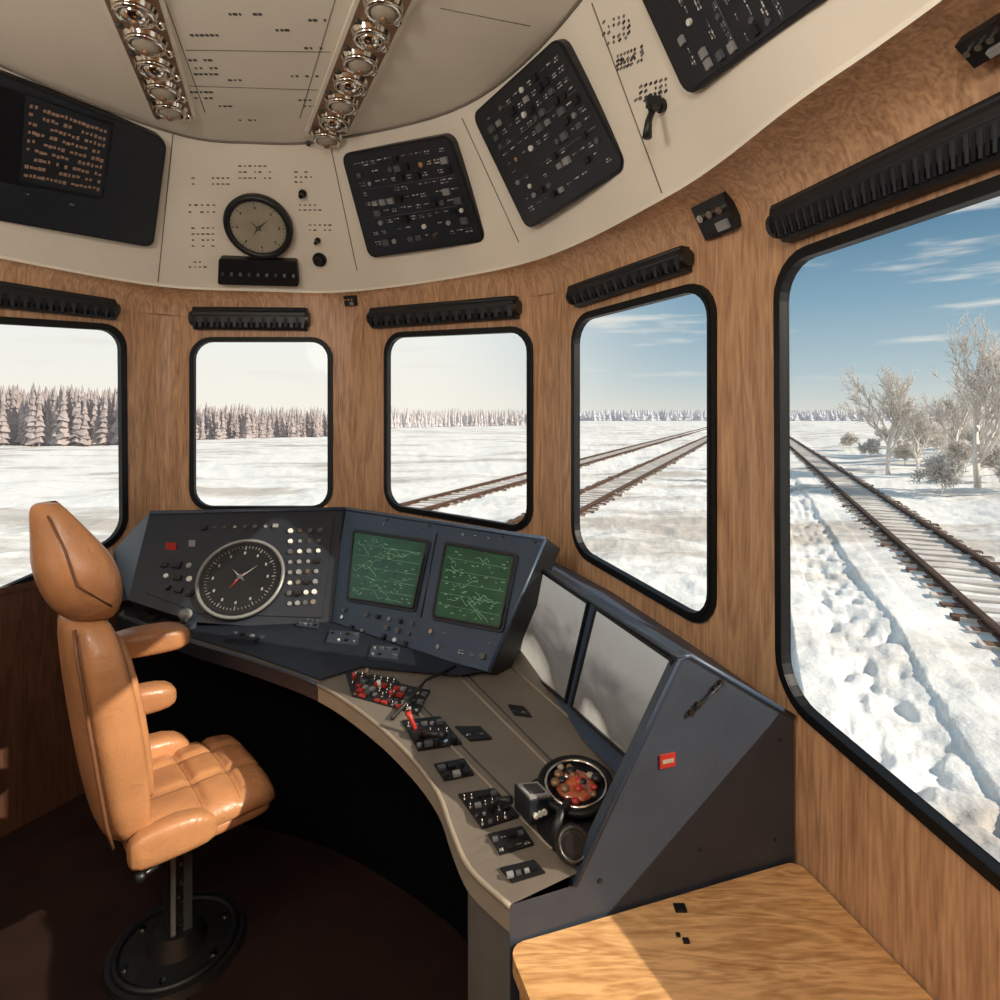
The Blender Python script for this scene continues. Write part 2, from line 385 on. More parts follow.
# ---------------------------------------------------------------- controls population
def axes(P,q,s,t):
    a=P.hit(*bil(q,s-.02,t));b=P.hit(*bil(q,s+.02,t)); x=(b-a).normalized(); y=P.n.cross(x).normalized(); return x,y
def populate(mb,P,q,cols,rows,size,h0,kinds,fill=.8,r=None):
    r=r or rng
    for i in range(cols):
        for j in range(rows):
            if r.random()>fill: continue
            s=(i+.5)/cols;t=(j+.5)/rows
            c=P.hit(*bil(q,s,t))+P.n*h0; x,y=axes(P,q,s,t); k=r.choice(kinds); sz=size*r.uniform(.75,1.1)
            if k=='sq': mb.box(c+P.n*sz*.22,x*sz*.5,y*sz*.4,P.n*sz*.22,r.choice(['dgrey','black','grey','black','dgrey']))
            elif k=='knob':
                mb.cyl(c,P.n,sz*.5,sz*.4,'black',12); mb.cyl(c+P.n*sz*.4,P.n,sz*.35,sz*.25,'metal',12)
            elif k=='rnd': mb.cyl(c,P.n,sz*.34,sz*.3,r.choice(['white','grey','grey','dgrey','chrome']),12)
            elif k=='text':
                for l in range(r.randint(1,2)):
                    m0=-.45
                    while m0<.45:
                        wd=r.uniform(.05,.14); mb.box(c+x*sz*(m0+wd)+y*sz*(.22-.38*l),x*sz*wd,y*sz*.075,P.n*.0008,r.choice(['grey','white','dgrey'])); m0+=wd*2+.08
            elif k=='red': mb.box(c+P.n*sz*.2,x*sz*.45,y*sz*.35,P.n*sz*.2,'red')
            elif k=='toggle':
                mb.cyl(c,P.n,sz*.25,sz*.15,'chrome',10); mb.tube([c,c+P.n*sz*.7+y*sz*.3],[sz*.08,sz*.13],'chrome',8)
def shellplane(q):
    pts=[]
    for u,v in q:
        h=shit(u,v)
        if h: pts.append((h[0],h[1]))
    c=sum((p for p,_ in pts),V())/len(pts); nn=sum((m for _,m in pts),V()).normalized()
    P=Pl(V((0,1,0)),V((1,1,0)),V((0,1,1))); P.p=c; P.n=nn; return P
def overhead(q,cols,rows,size,kinds,fill):
    P=shellplane(q); mb=MB()
    pts=[P.hit(u,v) for u,v in q]
    mb.prism([p-P.n*.03 for p in roundloop(pts,.04,4)],P.n*.045,'black')
    mb.prism([p+P.n*.015 for p in roundloop(grow(pts,-.010),.03,4)],P.n*.003,'panel')
    c=((q[0][0]+q[1][0]+q[2][0]+q[3][0])/4,(q[0][1]+q[1][1]+q[2][1]+q[3][1])/4)
    q2=[(c[0]+(u-c[0])*.84,c[1]+(v-c[1])*.84) for u,v in q]
    populate(mb,P,q2,cols,rows,size,.018,kinds,fill)
    return mb,P,q2
mb,P,q2=overhead([(-60,45),(166,138),(152,246),(-60,208)],4,3,.015,['text'],.2)
scr=[(28,98),(106,126),(98,190),(22,176)]
mb.prism([P.hit(*p)+P.n*.018 for p in [(-40,70),(112,121),(101,197),(-40,172)]],P.n*.003,'dial')
mb.prism([P.hit(*p)+P.n*.021 for p in [(24,92),(109,123),(100,194),(18,178)]],P.n*.001,'panel')
for i in range(9):
    for j in range(9):
        if rng.random()<.95:
            c=P.hit(*bil(scr,(i+.5)/9,(j+.5)/9))+P.n*.0225; x,y=axes(P,scr,(i+.5)/9,(j+.5)/9)
            for m in (-1,1):
                if rng.random()<.85: mb.box(c+x*.007*m+y*rng.uniform(-.002,.002),x*rng.uniform(.003,.006),y*rng.uniform(.004,.007),P.n*.001,'orange')
mb.obj('overhead_control_panel')
for q,c,r,s in [([(343,153),(452,133),(488,240),(371,257)],12,9,.030),([(475,114),(563,34),(632,166),(530,229)],11,11,.026),([(640,-18),(692,96),(850,-16),(800,-110)],9,11,.020)]:
    mb,P,q2=overhead(q,c,r,s,['text','text','text','rnd','sq','text','sq'],.8)
    for t in (.34,.67):
        mb.tube([P.hit(*bil(q2,0,t))+P.n*.0185,P.hit(*bil(q2,1,t))+P.n*.0185],.0012,'dgrey',4)
    mb.obj('overhead_control_panel')
def dial(mb,P,u,v,rpx,D,face='dial',ring='black',hand='red',nt=24,h=.0,rr=.09):
    c=P.hit(u,v)+P.n*h; r=rpx*D/F
    mb.cyl(c-P.n*.004,P.n,r,.024,'black',40); mb.torus(c+P.n*.020,P.n,r*(1-rr*.8),r*rr,ring,40)
    mb.cyl(c+P.n*.018,P.n,r*.9,.005,face,40)
    t=V((0,0,1)); t=(t-P.n*t.dot(P.n)).normalized(); w=P.n.cross(t); mk='grey' if face=='dial' else 'ink'
    for i in range(nt):
        a=2*math.pi*i/nt; d=t*math.cos(a)+w*math.sin(a); e=P.n.cross(d); big=i%5==0
        L=.09 if big else .05
        mb.box(c+P.n*.0245+d*r*(.80-L/2),d*r*L*.5,e*r*(.010 if big else .006),P.n*.0008,mk)
        if big: mb.box(c+P.n*.0245+d*r*.62,t*r*.035,w*r*.022,P.n*.0008,mk)
    for a,L,k in [(2.5,.34,hand),(-.9,.45,mk),(.8,.3,mk)]:
        d=t*math.cos(a)+w*math.sin(a); e=P.n.cross(d)
        mb.prism([c+P.n*.026+e*r*.02,c+P.n*.026+d*r*L,c+P.n*.026-e*r*.02,c+P.n*.026-d*r*.15],P.n*.002,k)
    mb.cyl(c+P.n*.025,P.n,r*.06,.008,'dgrey',16)
Pg=shellplane([(230,195),(290,195),(290,255),(230,255)])
mb=MB(); dial(mb,Pg,260,225,32,2.8,face='dialcream',ring='black',hand='ink',h=.012,rr=.11,nt=40); mb.obj('pressure_gauge')
mb=MB(); q=[(221,255),(298,258),(300,283),(220,281)]; Pb=shellplane([(221,255),(298,258),(298,278),(220,277)])
pts=[Pb.hit(*p) for p in q]; mb.prism([p+Pb.n*.002 for p in roundloop(pts,.012,3)],Pb.n*.04,'black')
for i in range(9):
    c=Pb.hit(*bil(q,(i+.5)/9,.55))+Pb.n*.043; mb.box(c,V((.006,0,0)),V((0,0,.012)),Pb.n*.002,'dgrey' if i%3 else 'panel')
mb.obj('indicator_strip')
def smallknob(u,v,name,kind=0,s=1.0):
    p,nn=shit(u,v); mb=MB(); mb.cyl(p-nn*.005,nn,.022*s,.018,'black',16); mb.cyl(p+nn*.01,nn,.014*s,.03,'metal',12)
    if kind==1: mb.tube([p+nn*.03,p+nn*.045+V((0,0,-.03)),p+nn*.05+V((0,0,-.09*s))],[.008,.009,.013],'black',8); mb.box(p+nn*.03+V((0,0,.015)),V((.018,0,0)),V((0,.01,0)),V((0,0,.012)),'black')
    mb.obj(name)
smallknob(320,259,'rotary_knob',0,1.5); smallknob(303,193,'rotary_knob',0,.8); smallknob(318,240,'rotary_knob',0,.6)
smallknob(663,105,'key_switch',1,.8)
mb=MB()
def legend(u,v,cols,rows,du,dv,slope=0):
    for j in range(rows):
        for i in range(cols):
            if rng.random()<.8:
                h=shit(u+i*du,v+j*dv+slope*i*du)
                if h:
                    p,nn=h; x=(V((0,0,1)).cross(nn)).normalized(); y=nn.cross(x)
                    mb.box(p+nn*.001,x*.0065*rng.uniform(.4,1.2),y*.003,nn*.0008,rng.choice(['ink','seam','ink','seam']))
legend(193,178,8,2,5,6); legend(240,166,7,3,5,6);legend(296,172,4,3,5,5);legend(190,205,5,2,6,7);legend(193,228,5,4,5,6);legend(310,225,5,2,5,5);legend(190,262,4,2,5,5);legend(300,205,5,2,5,5)
legend(636,88,7,3,5,6,-.3); legend(604,22,6,4,5,6,-.3); legend(640,98,5,2,5,4,-.3); legend(618,62,6,1,5,6,-.35); legend(608,44,4,1,6,6,-.35)
legend(618,56,8,4,3.4,4.5,-.4)
mb.obj('panel_legends')
mb=MB()
Pc=Pl(V((0,1,ZI)),V((1,1,ZI)),V((0,2,ZI)))
def clegend(u,v,n,m=1,k='ink'):
    for j in range(m):
        for i in range(n):
            if rng.random()<.8: mb.box(Pc.hit(u+i*5,v+j*6,.001),V((.006*rng.uniform(.4,1.2),0,0)),V((0,.0045,0)),V((0,0,.0008)),k)
for a in [(190,60,5,1),(196,68,5,2),(215,106,4,1),(306,48,5,1),(292,76,6,1),(300,100,4,2),(186,92,6,2),(192,35,6,1),(225,80,4,1),(262,30,6,1),(240,120,5,1),(230,14,7,1),(300,20,6,1)]: clegend(*a)
for (u0,v0,u1,v1) in [(186,50,330,52),(190,86,318,90),(165,0,205,112),(335,0,300,118),(440,8,530,26)]:
    mb.tube([Pc.hit(u0,v0,.0),Pc.hit(u1,v1,.0)],.0018,'seam',5)
mb.obj('ceiling_markings')
def strip(q,n,name):
    mb=MB(); pts=[Pc.hit(*p) for p in q]
    mb.prism([p+V((0,0,-.012)) for p in roundloop(pts,.03,3)],V((0,0,.02)),'cream')
    mb.prism([p+V((0,0,-.014)) for p in roundloop(grow(pts,-.014),.02,3)],V((0,0,.004)),'bronze')
    dn=V((0,0,-1)); t=.02
    while t<.97:
        c=Pc.hit(*bil(q,.5,t+.03))+V((0,0,-.014)); w=(Pc.hit(*bil(q,0,t))-Pc.hit(*bil(q,1,t))).length; r=w*.30
        i=int(t*100)
        mb.cyl(c,dn,r*1.15,.014,'chrome',20,r2=r); mb.torus(c+dn*.016,dn,r*.9,r*.16,'chrome',20)
        mb.sph(c+dn*.012,dn,r*.74,'chrome' if i%2 else 'dialcream',.7)
        mb.sph(c+dn*(.012+r*.5),dn,r*.25,'bronze',.8)
        t2=t
        while t2<1.2 and (Pc.hit(*bil(q,.5,t2+.03))+V((0,0,-.014))-c).length<r*2.7: t2+=.004
        c2=Pc.hit(*bil(q,.84,(t+t2)/2+.03))+V((0,0,-.014)); mb.sph(c2,dn,r*.3,'chrome',1); c2=Pc.hit(*bil(q,.16,(t+t2)/2+.03))+V((0,0,-.014)); mb.sph(c2,dn,r*.2,'ink',1)
        t=t2
    mb.obj(name)
strip([(84,-40),(154,-40),(197,117),(152,117)],9,'ceiling_light_strip')
strip([(368,-40),(434,-40),(349,133),(304,133)],9,'ceiling_light_strip')
# ---------------------------------------------------------------- blinds above windows
def blind(P,q,dep,name,ribs):
    mb=MB(); pts=[P.hit(*p) if not isinstance(p,Vector) else p for p in q]
    TL,TR_,BR,BL=pts; x=(TR_-TL)
    prof=[(0,0),(.75,0),(1,.25),(1,.7),(.6,1.0),(0,1.0)]
    def sec(a,b): return [a+P.n*(dep*e+.002) + (b-a)*f for e,f in prof]
    mb.loft([sec(TL,BL),sec(TR_,BR)],'black')
    for i in range(len(mb.sm)): mb.sm[i]=False
    for i in range(ribs):
        t=(i+.5)/ribs; a=TL.lerp(TR_,t);b=BL.lerp(BR,t); d=x.normalized()
        c=a+(b-a)*.70+P.n*dep*.93
        mb.box(c,d*(x.length/ribs*.28),(b-a)*.22,P.n*dep*.14,'slated' if i%2 else 'rubber')
    for t in (.0,1.0):
        a=TL.lerp(TR_,t);b=BL.lerp(BR,t); d=x.normalized()*(1 if t else -1)
        mb.cyl(a.lerp(b,.5)+P.n*dep*.5,d,(b-a).length*.32,.012,'metal',14)
    mb.tube([TL+(BL-TL)*.12+P.n*dep*.85,TR_+(BR-TR_)*.12+P.n*dep*.85],.005,'slated',6)
    mb.tube([TL+(BL-TL)*.40+P.n*dep*1.02,TR_+(BR-TR_)*.40+P.n*dep*1.02],.003,'slated',6)
    mb.obj(name)
blind(P1,[(-80,270),(110,300),(112,320),(-80,300)],.05,'window_blind',30)
blind(P2,[(196,308),(308,309),(308,331),(196,330)],.05,'window_blind',20)
blind(P3,[(376,309),(519,297),(520,319),(376,329)],.05,'window_blind',24)
blind(P4,[(576,287),(690,247),(693,272),(581,308)],.045,'window_blind',24)
b0=P5.hit(784,207);b1=P5.hit(1000,103);b3=P5.hit(793,243);b2=P5.hit(1000,168)
blind(P5,[b0,extrap(b0,b1,2.1),extrap(b3,b2,2.1),b3],.045,'window_blind',90)
def clampbox(u,v,name,s=1):
    mb=MB(); h=shit(u,v,cvb)
    if h is None: return
    c,nn=h; x=V((0,0,1)).cross(nn).normalized(); z=nn.cross(x)
    mb.box(c+nn*.012,x*.05*s,z*.04*s,nn*.014,'black')
    for i in(-1,0,1): mb.cyl(c+nn*.024+x*.03*i*s+z*.01*s,nn,.009*s,.012,'chrome',10)
    mb.box(c+nn*.03+x*.02*s-z*.022*s,x*.016*s,z*.010*s,nn*.006,'grey'); mb.obj(name)
clampbox(720,214,'wall_switch_box',1.25)
clampbox(352,300,'wall_switch_box',.6)
clampbox(992,34,'wall_switch_box',.6)
# ---------------------------------------------------------------- console
console=empty('control_console')
fe=[(118,615,-.85),(190,641,-.85),(250,659,-.85),(318,684,-.85),(370,718,-.86),(410,755,-.88),(438,792,-.90),(452,830,-.92),(470,868,-.94),(510,905,-.95)]
fr=[atZ(*p) for p in fe]
bk=[V(p) for p in [(-1.66,2.68,-.85),(-1.4,2.75,-.85),(-1.1,2.78,-.85),(-.72,2.75,-.85),(-.3,2.55,-.85),(.05,2.3,-.85),(.25,2.05,-.85),(.38,1.85,-.86),(.5,1.6,-.87),(.60,1.415,-.88)]]
def crv(P,n):
    out=[]
    for i in range(len(P)-1):
        p0=P[max(i-1,0)];p1=P[i];p2=P[i+1];p3=P[min(i+2,len(P)-1)]
        for j in range(n):
            t=j/n; out.append(.5*((2*p1)+(-p0+p2)*t+(2*p0-5*p1+4*p2-p3)*t*t+(-p0+3*p1-3*p2+p3)*t**3))
    out.append(P[-1].copy()); return out
fr2=crv(fr,4);bk2=crv(bk,4);n=len(fr2)
P1c=atZ(575,885,-.948)
mb=MB()
Kd=5; g=[]
for a,b in zip(fr2,bk2):
    for j in range(Kd+1): g.append(a.lerp(b,j/Kd))
gf=[[i*(Kd+1)+j,i*(Kd+1)+j+1,(i+1)*(Kd+1)+j+1,(i+1)*(Kd+1)+j] for i in range(n-1) for j in range(Kd)]
mb.add(g,gf,'taupe')
lip=[p+V((0,0,-.055)) for p in fr2]; mb.add(fr2+lip,[[i,i+1,n+i+1,n+i] for i in range(12)],'slated'); mb.add(fr2+lip,[[i,i+1,n+i+1,n+i] for i in range(12,n-1)],'taupel')
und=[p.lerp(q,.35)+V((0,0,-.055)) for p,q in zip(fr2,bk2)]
mb.add(lip+und,[[i,i+1,n+i+1,n+i] for i in range(n-1)],'deskshade')
mb.tube([p+V((0,0,-.003)) for p in fr2[12:]],.006,'taupel',6)
mb.tube([p+V((0,0,-.003)) for p in fr2[:13]],.006,'slate',6)
e0=fr2[-1];e1=P1c
mb.add([e0,e1,e1+V((0,0,-.7)),e0+V((0,0,-.7))],[[0,1,2,3]],'slate')
mb.obj('desk_top',console,recalc=False)
mb=MB()
ins=[]
for i,(p,q) in enumerate(zip(fr2,bk2)):
    t=i/(n-1); f=.45*(1-max(0,(t-.55)/.32)); f=max(f,.015); ins.append(p.lerp(q,f))
bt=[V((p.x,p.y,p.z-.05)) for p in ins]; bb=[V((p.x,p.y,FLOOR)) for p in ins]
mb.add(bt+bb,[[i,i+1,n+i+1,n+i] for i in range(28)],'deskshade'); mb.add(bt+bb,[[i,i+1,n+i+1,n+i] for i in range(28,n-1)],'cab')
mb.obj('base_cabinet',console,recalc=False)
Pd=Pl(V((0,2,-.85)),V((1,2,-.85)),V((0,3,-.85)))
mb=MB()
ov=[(124,601),(124,615),(190,638),(250,656),(320,681),(362,668),(462,676),(505,668),(420,610),(330,590),(200,590)]
mb.prism([Pd.hit(u,v,.001) for u,v in ov],V((0,0,.006)),'slated')
for (u,v,w,h) in [(330,640,30,12),(372,655,28,12),(410,640,20,10),(300,625,20,8)]:
    q=[(u,v-h/2),(u+w,v+2-h/2),(u+w-3,v+h/2+3),(u-4,v+h/2)]
    mb.prism([Pd.hit(a,b,.007) for a,b in q],V((0,0,.008)),'slate'); populate(mb,Pd,q,4,2,.014,.015,['sq','sq','rnd'],.9)
mb.obj('desk_slate_plate',console)
PL=Pl(atZ(150,512,-.43),atZ(345,508,-.43),atZ(330,624,-.85))
PM=Pl(atZ(345,508,-.43),atZ(546,538,-.43),atZ(415,652,-.85))
mb=MB()
ql=[(150,512),(345,508),(330,632),(196,622),(128,600)]
pts=[PL.hit(*p) for p in ql]; mb.prism([p-PL.n*.09 for p in pts],PL.n*.09,'slated','slated')
mb.tube([PL.hit(150,513,.0),PL.hit(345,509,.0)],.010,'slate',8)
mb.prism([PL.hit(*p) for p in [(160,522),(334,519),(322,618),(200,614),(146,593)]],PL.n*.006,'slated')
dial(mb,PL,242,580,42,2.5,face='dial',ring='dialring',hand='red',nt=60,h=.004,rr=.045)
populate(mb,PL,[(286,527),(326,526),(317,608),(286,610)],4,8,.030,.006,['rnd','rnd','rnd','knob'],.95)
populate(mb,PL,[(158,560),(196,560),(196,602),(164,592)],3,3,.032,.006,['rnd','knob','sq','rnd'],.95)
populate(mb,PL,[(200,522),(282,520),(280,534),(200,536)],8,1,.026,.006,['rnd','sq','text'],.9)
c=PL.hit(172,548,.006); mb.box(c,V((.022,0,0)),PL.n*.01,V((0,0,.016)),'red'); c=PL.hit(193,545,.006); mb.box(c,V((.014,0,0)),PL.n*.01,V((0,0,.014)),'grey')
mb.obj('instrument_cluster',console)
mb=MB()
a=[PL.hit(150,512),PL.hit(128,600),atZ(110,602,-.85),atZ(114,550,-.60)]
mb.prism(a,V((-.015,.03,0)),'slate'); mb.obj('cluster_side_wing',console)
mb=MB()
qm=[(345,508),(546,538),(489,672),(326,628)]
pts=[PM.hit(*p) for p in qm]; mb.prism([p-PM.n*.11 for p in pts],PM.n*.11,'slateb','black')
mb.tube([PM.hit(346,509,.0),PM.hit(545,539,.0)],.009,'slateb',8); mb.tube([PM.hit(545,539,.0),PM.hit(489,671,.0)],.007,'slateb',8);mb.tube([PM.hit(345,509,.0),PM.hit(327,626,.0)],.007,'slated',8)
mb.tube([PM.hit(437,533,.0),PM.hit(421,618)],.004,'slated',6)
for q in ([(356,533),(428,544),(414,608),(350,598)],[(448,546),(515,558),(501,628),(436,616)]):
    pq=[PM.hit(*p) for p in q]
    mb.prism(roundloop(grow(pq,.016),.015,3),PM.n*.008,'slated'); mb.ring(roundloop(grow(pq,.006),.008,2),roundloop(pq,.008,2),PM.n*.014,'black')
    mb.prism([p+PM.n*.008 for p in pq],PM.n*.002,'green')
    for k in range(14):
        s=rng.uniform(.03,.6);t=rng.uniform(.1,.92);line=[]
        for m in range(rng.randint(3,10)):
            line.append(PM.hit(*bil(q,min(s,.97),min(max(t,.04),.96)))+PM.n*.0105); s+=rng.uniform(.03,.07); t+=rng.uniform(-.07,.07)
            if s>.97: break
        if len(line)>1: mb.tube(line,.0009,'greenl',4)
    for k in range(5):
        t=(k+1)/6; mb.tube([PM.hit(*bil(q,.03,t))+PM.n*.0102,PM.hit(*bil(q,.97,t))+PM.n*.0102],.0005,'greenl',4)
    for k in range(50):
        c=PM.hit(*bil(q,rng.uniform(.05,.95),rng.uniform(.05,.95)))+PM.n*.0105; mb.box(c,V((.8,-.6,0))*rng.uniform(.002,.008),V((0,0,.0016)),PM.n*.0005,'greenl')
populate(mb,PM,[(340,606),(420,620),(410,650),(335,626)],7,3,.022,.002,['sq','sq','rnd','sq','knob'],.85)
populate(mb,PM,[(428,624),(498,640),(486,664),(420,650)],6,2,.022,.002,['sq','rnd','text'],.7)
populate(mb,PM,[(352,515),(535,541),(533,548),(352,524)],14,1,.012,.002,['text','rnd'],.5)
for t in (.2,.42,.8,.97):
    mb.cyl(PM.hit(349+196*t*.98,514+29*t),PM.n,.006,.003,'metal',8)
mb.obj('screen_panel',console)
sw=V((.688,1.392,0)); sd=V((P1c.x,P1c.y,0))
PS=Pl(sd,sw,sd+V((0,0,1)))
zW=-(716-415)/F*sw.y
swi=V((.680,1.389,0))
mb=MB()
cheek=[P1c.copy(),PS.hit(680,660),PS.hit(690,655),V((swi.x,swi.y,zW)),V((swi.x,swi.y,FLOOR)),V((sd.x,sd.y,FLOOR))]
mb.prism([p-PS.n*.03 for p in cheek],PS.n*.03,'slate')
mb.tube([cheek[0],cheek[1],cheek[2],cheek[3]],.006,'slateb',8)
c=PS.hit(667,760); x=(sw-sd).normalized(); mb.box(c,x*.019,V((0,0,.014)),PS.n*.004,'red'); mb.box(c,x*.014,V((0,0,.004)),PS.n*.005,'dialcream')
for (u,v) in [(690,712),(714,688),(720,682),(697,704)]: mb.cyl(PS.hit(u,v),PS.n,.007,.008,'metal',10)
mb.tube([PS.hit(690,712,.006),PS.hit(719,683,.006)],.0025,'black',6)
for (u,v) in [(600,880),(700,850),(780,740),(775,840)]: mb.cyl(PS.hit(u,v),PS.n,.0045,.003,'metal',10)
mb.obj('end_cheek',console)
t0=atZ(540,568,-.55); t1=PS.hit(681,659)-PS.n*.005
b0_=atZ(508,662,-.85); b1_=atZ(642,783,-.90)
PR=Pl(t0,t1,b0_.lerp(b1_,.5))
mb=MB()
qr=[PR.hit(540,568),t1,PR.hit(636,792),PR.hit(505,664)]
mb.prism([p-PR.n*.06 for p in qr],PR.n*.06,'slateb','slated')
for q in ([(543,573),(589,604),(567,700),(516,658)],[(598,610),(674,662),(643,768),(574,706)]):
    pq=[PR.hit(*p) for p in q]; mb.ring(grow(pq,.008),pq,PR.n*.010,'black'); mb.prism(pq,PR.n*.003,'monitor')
tb=[V((0.16,2.40,-.555)),P4.hit(612,592),P4.hit(682,638),V((.63,1.57,-.69)),V((swi.x,swi.y,zW))]
tf=[t0+V((0,0,.0)),t0.lerp(t1,.33),t0.lerp(t1,.75),t1.copy(),PS.hit(690,655)]
mb.add(tf+tb,[[i,i+1,6+i,5+i] for i in range(4)],'slateb')
mb.tube(tf,.007,'slate',8)
mb.add([t0,V((.16,2.40,-.555)),V((.16,2.40,-.9)),b0_],[[0,1,2,3]],'black')
mb.obj('monitor_housing',console,recalc=False)
DB=BVHTree.FromPolygons(g,gf)
def dh(u,v,h=0):
    r=DB.ray_cast(V((0,0,0)),ray(u,v).normalized()); nn=r[1]
    if nn.z<0: nn=-nn
    return r[0]+nn*h
mb=MB()
def plate(q,k,h,kk=None,h0=.001):
    pts=[dh(u,v,h0) for u,v in q]; nn=(pts[1]-pts[0]).cross(pts[2]-pts[0]).normalized(); nn=nn if nn.z>0 else -nn
    mb.prism(pts,nn*h,k,kk)
for l in [((458,676),(560,778)),((560,778),(592,812)),((380,674),(552,850)),((512,668),(636,776))]:
    (u0,v0),(u1,v1)=l; mb.tube([dh(u0+(u1-u0)*i/6,v0+(v1-v0)*i/6,.002) for i in range(7)],.0035,'taupel',6)
for l in [((468,676),(580,790)),((392,676),(560,846))]:
    (u0,v0),(u1,v1)=l; mb.tube([dh(u0+(u1-u0)*i/6,v0+(v1-v0)*i/6,.0) for i in range(7)],.003,'ink',6)
for q,c,r,kinds,s in [([(345,672),(395,680),(412,714),(352,697)],8,5,['toggle','red','rnd','sq','toggle'],.022),
                   ([(394,684),(430,692),(418,716),(384,704)],5,3,['sq','rnd'],.018),
                   ([(402,722),(440,718),(462,745),(418,752)],5,3,['sq','rnd','toggle','knob'],.02),
                   ([(434,766),(464,760),(474,776),(444,782)],3,2,['sq','knob'],.018),
                   ([(458,796),(494,790),(520,818),(482,830)],5,4,['sq','sq','toggle','rnd'],.015),
                   ([(488,836),(522,828),(534,846),(500,856)],4,2,['sq','text'],.014),
                   ([(500,870),(534,862),(545,874),(512,884)],4,1,['sq'],.013),
                   ([(455,728),(480,728),(492,740),(470,742)],2,1,['text'],.014),
                   ([(508,706),(524,708),(532,718),(514,716)],2,1,['text'],.014)]:
    plate(q,'black' if s<.0215 else 'panel',.005)
    PP=Pl(dh(*q[0],.006),dh(*q[1],.006),dh(*q[2],.006)); PP.n=PP.n if PP.n.z>0 else -PP.n
    populate(mb,PP,q,c,r,s,.0,kinds,.9)
p=dh(418,738,.005); mb.cyl(p,V((0,0,1)),.022,.02,'black',16); mb.tube([p,p+V((-.02,.01,.04)),p+V((-.03,.01,.06))],[.007,.006,.010],'red',10)
mb.tube([p+V((0,0,.01)),p+V((.07,-.05,.03))],[.012,.008],'black',8); mb.sph(p+V((.07,-.05,.03)),V((0,0,1)),.014,'black')
for u,v,k in [(355,682,'red'),(368,678,'orange'),(380,690,'white'),(392,700,'red')]:
    p=dh(u,v,.008); mb.tube([p,p+V((-.005,0,.022))],[.005,.007],k,8)
mb.tube([dh(392,722,.01),dh(425,690,.03),dh(455,672,.02)],[.006,.005,.006],'metal',8)
p=dh(490,812,.006); mb.tube([p,p+V((.02,-.01,.03)),p+V((.05,-.02,.035))],[.007,.006,.009],'black',8)
mb.obj('desk_controls',console)
mb=MB()
p=atZ(152,616,-.84)
mb.cyl(p,V((0,0,1)),.05,.015,'black',20); mb.tube([p,p+V((0,.0,.07))],.014,'black',8)
mb.prism([p+V((-.065,-.03,.05)),p+V((.03,-.03,.05)),p+V((.06,.03,.11)),p+V((-.03,.04,.12))],V((0,0,.014)),'black'); mb.prism([p+V((-.05,-.022,.067)),p+V((.025,-.022,.067)),p+V((.048,.022,.112)),p+V((-.024,.03,.120))],V((0,0,.003)),'slateb')
p=atZ(184,628,-.84); mb.cyl(p,V((0,0,1)),.045,.02,'slate',20); mb.tube([p,p+V((.005,0,.045))],[.015,.018],'black',10); mb.sph(p+V((.005,0,.055)),V((0,0,1)),.026,'grey',.8)
p=atZ(245,640,-.845); mb.box(p,V((.06,-.01,0)),V((.01,.03,0)),V((0,0,.015)),'slated'); populate(mb,Pd,[(232,634),(268,640),(262,648),(228,642)],4,1,.018,.02,['sq'],1)
mb.obj('desk_joystick',console)
mb=MB()
bc=dh(572,815,.0)+V((0.01,.01,.062)); up=(V((0,0,1))+(-bc).normalized()*.25).normalized()
R=.080
body=[dh(528,796,.0),dh(556,786,.0),dh(604,826,.0),dh(578,870,.0),dh(540,840,.0)]
mb.prism(roundloop(body,.02,3),V((0,0,.035)),'black')
mb.cyl(bc-up*.05,up,R*.62,.05,'black',32,r2=R); mb.torus(bc,up,R,R*.12,'rubber',40,10); mb.torus(bc+up*.006,up,R*.86,R*.05,'chrome',40,8)
mb.cyl(bc-up*.004,up,R*.84,.004,'dial',32); mb.sph(bc-up*.002,up,R*.60,'amber',.3,24,10)
for i in range(18):
    a=rng.uniform(0,6.28); r=R*rng.uniform(.1,.7); t=up.orthogonal().normalized(); w=up.cross(t)
    mb.sph(bc+up*R*.12+(t*math.cos(a)+w*math.sin(a))*r,up,R*rng.uniform(.07,.16),rng.choice(['red','bronze','chrome','black','dialcream','bronze','black']),.7,10,6)
bb_=bc+V((-.098,-.035,-.018)); mb.box(bb_,V((.028,.018,-.008)),V((-.016,.03,.0)),V((0,0,.026)),'panel')
mb.box(bb_+V((0,-.0,.028)),V((.024,.016,-.007)),V((-.013,.024,.0)),V((0,0,.003)),'grey'); mb.box(bb_+V((.0,-.0,.032)),V((.016,.010,-.005)),V((-.008,.015,.0)),V((0,0,.002)),'ink')
for i in (-1,0,1): mb.cyl(bb_+V((.01+.01*i,-.035+.006*i,.0)),V((.4,-.9,0)),.006,.006,'white',8)
ax=V((.1,-.85,.5)).normalized(); p=dh(572,856,.03); mb.cyl(p,ax,.036,.02,'black',20); mb.torus(p+ax*.02,ax,.030,.005,'metal',20,6); mb.cyl(p+ax*.02,ax,.02,.004,'dial',20)
mb.tube([p+ax*.01+V((-.04,.0,.01)),p+V((-.02,.02,.05)),bc-up*.03],[.01,.01,.014],'black',8)
mb.obj('compass_instrument',console)
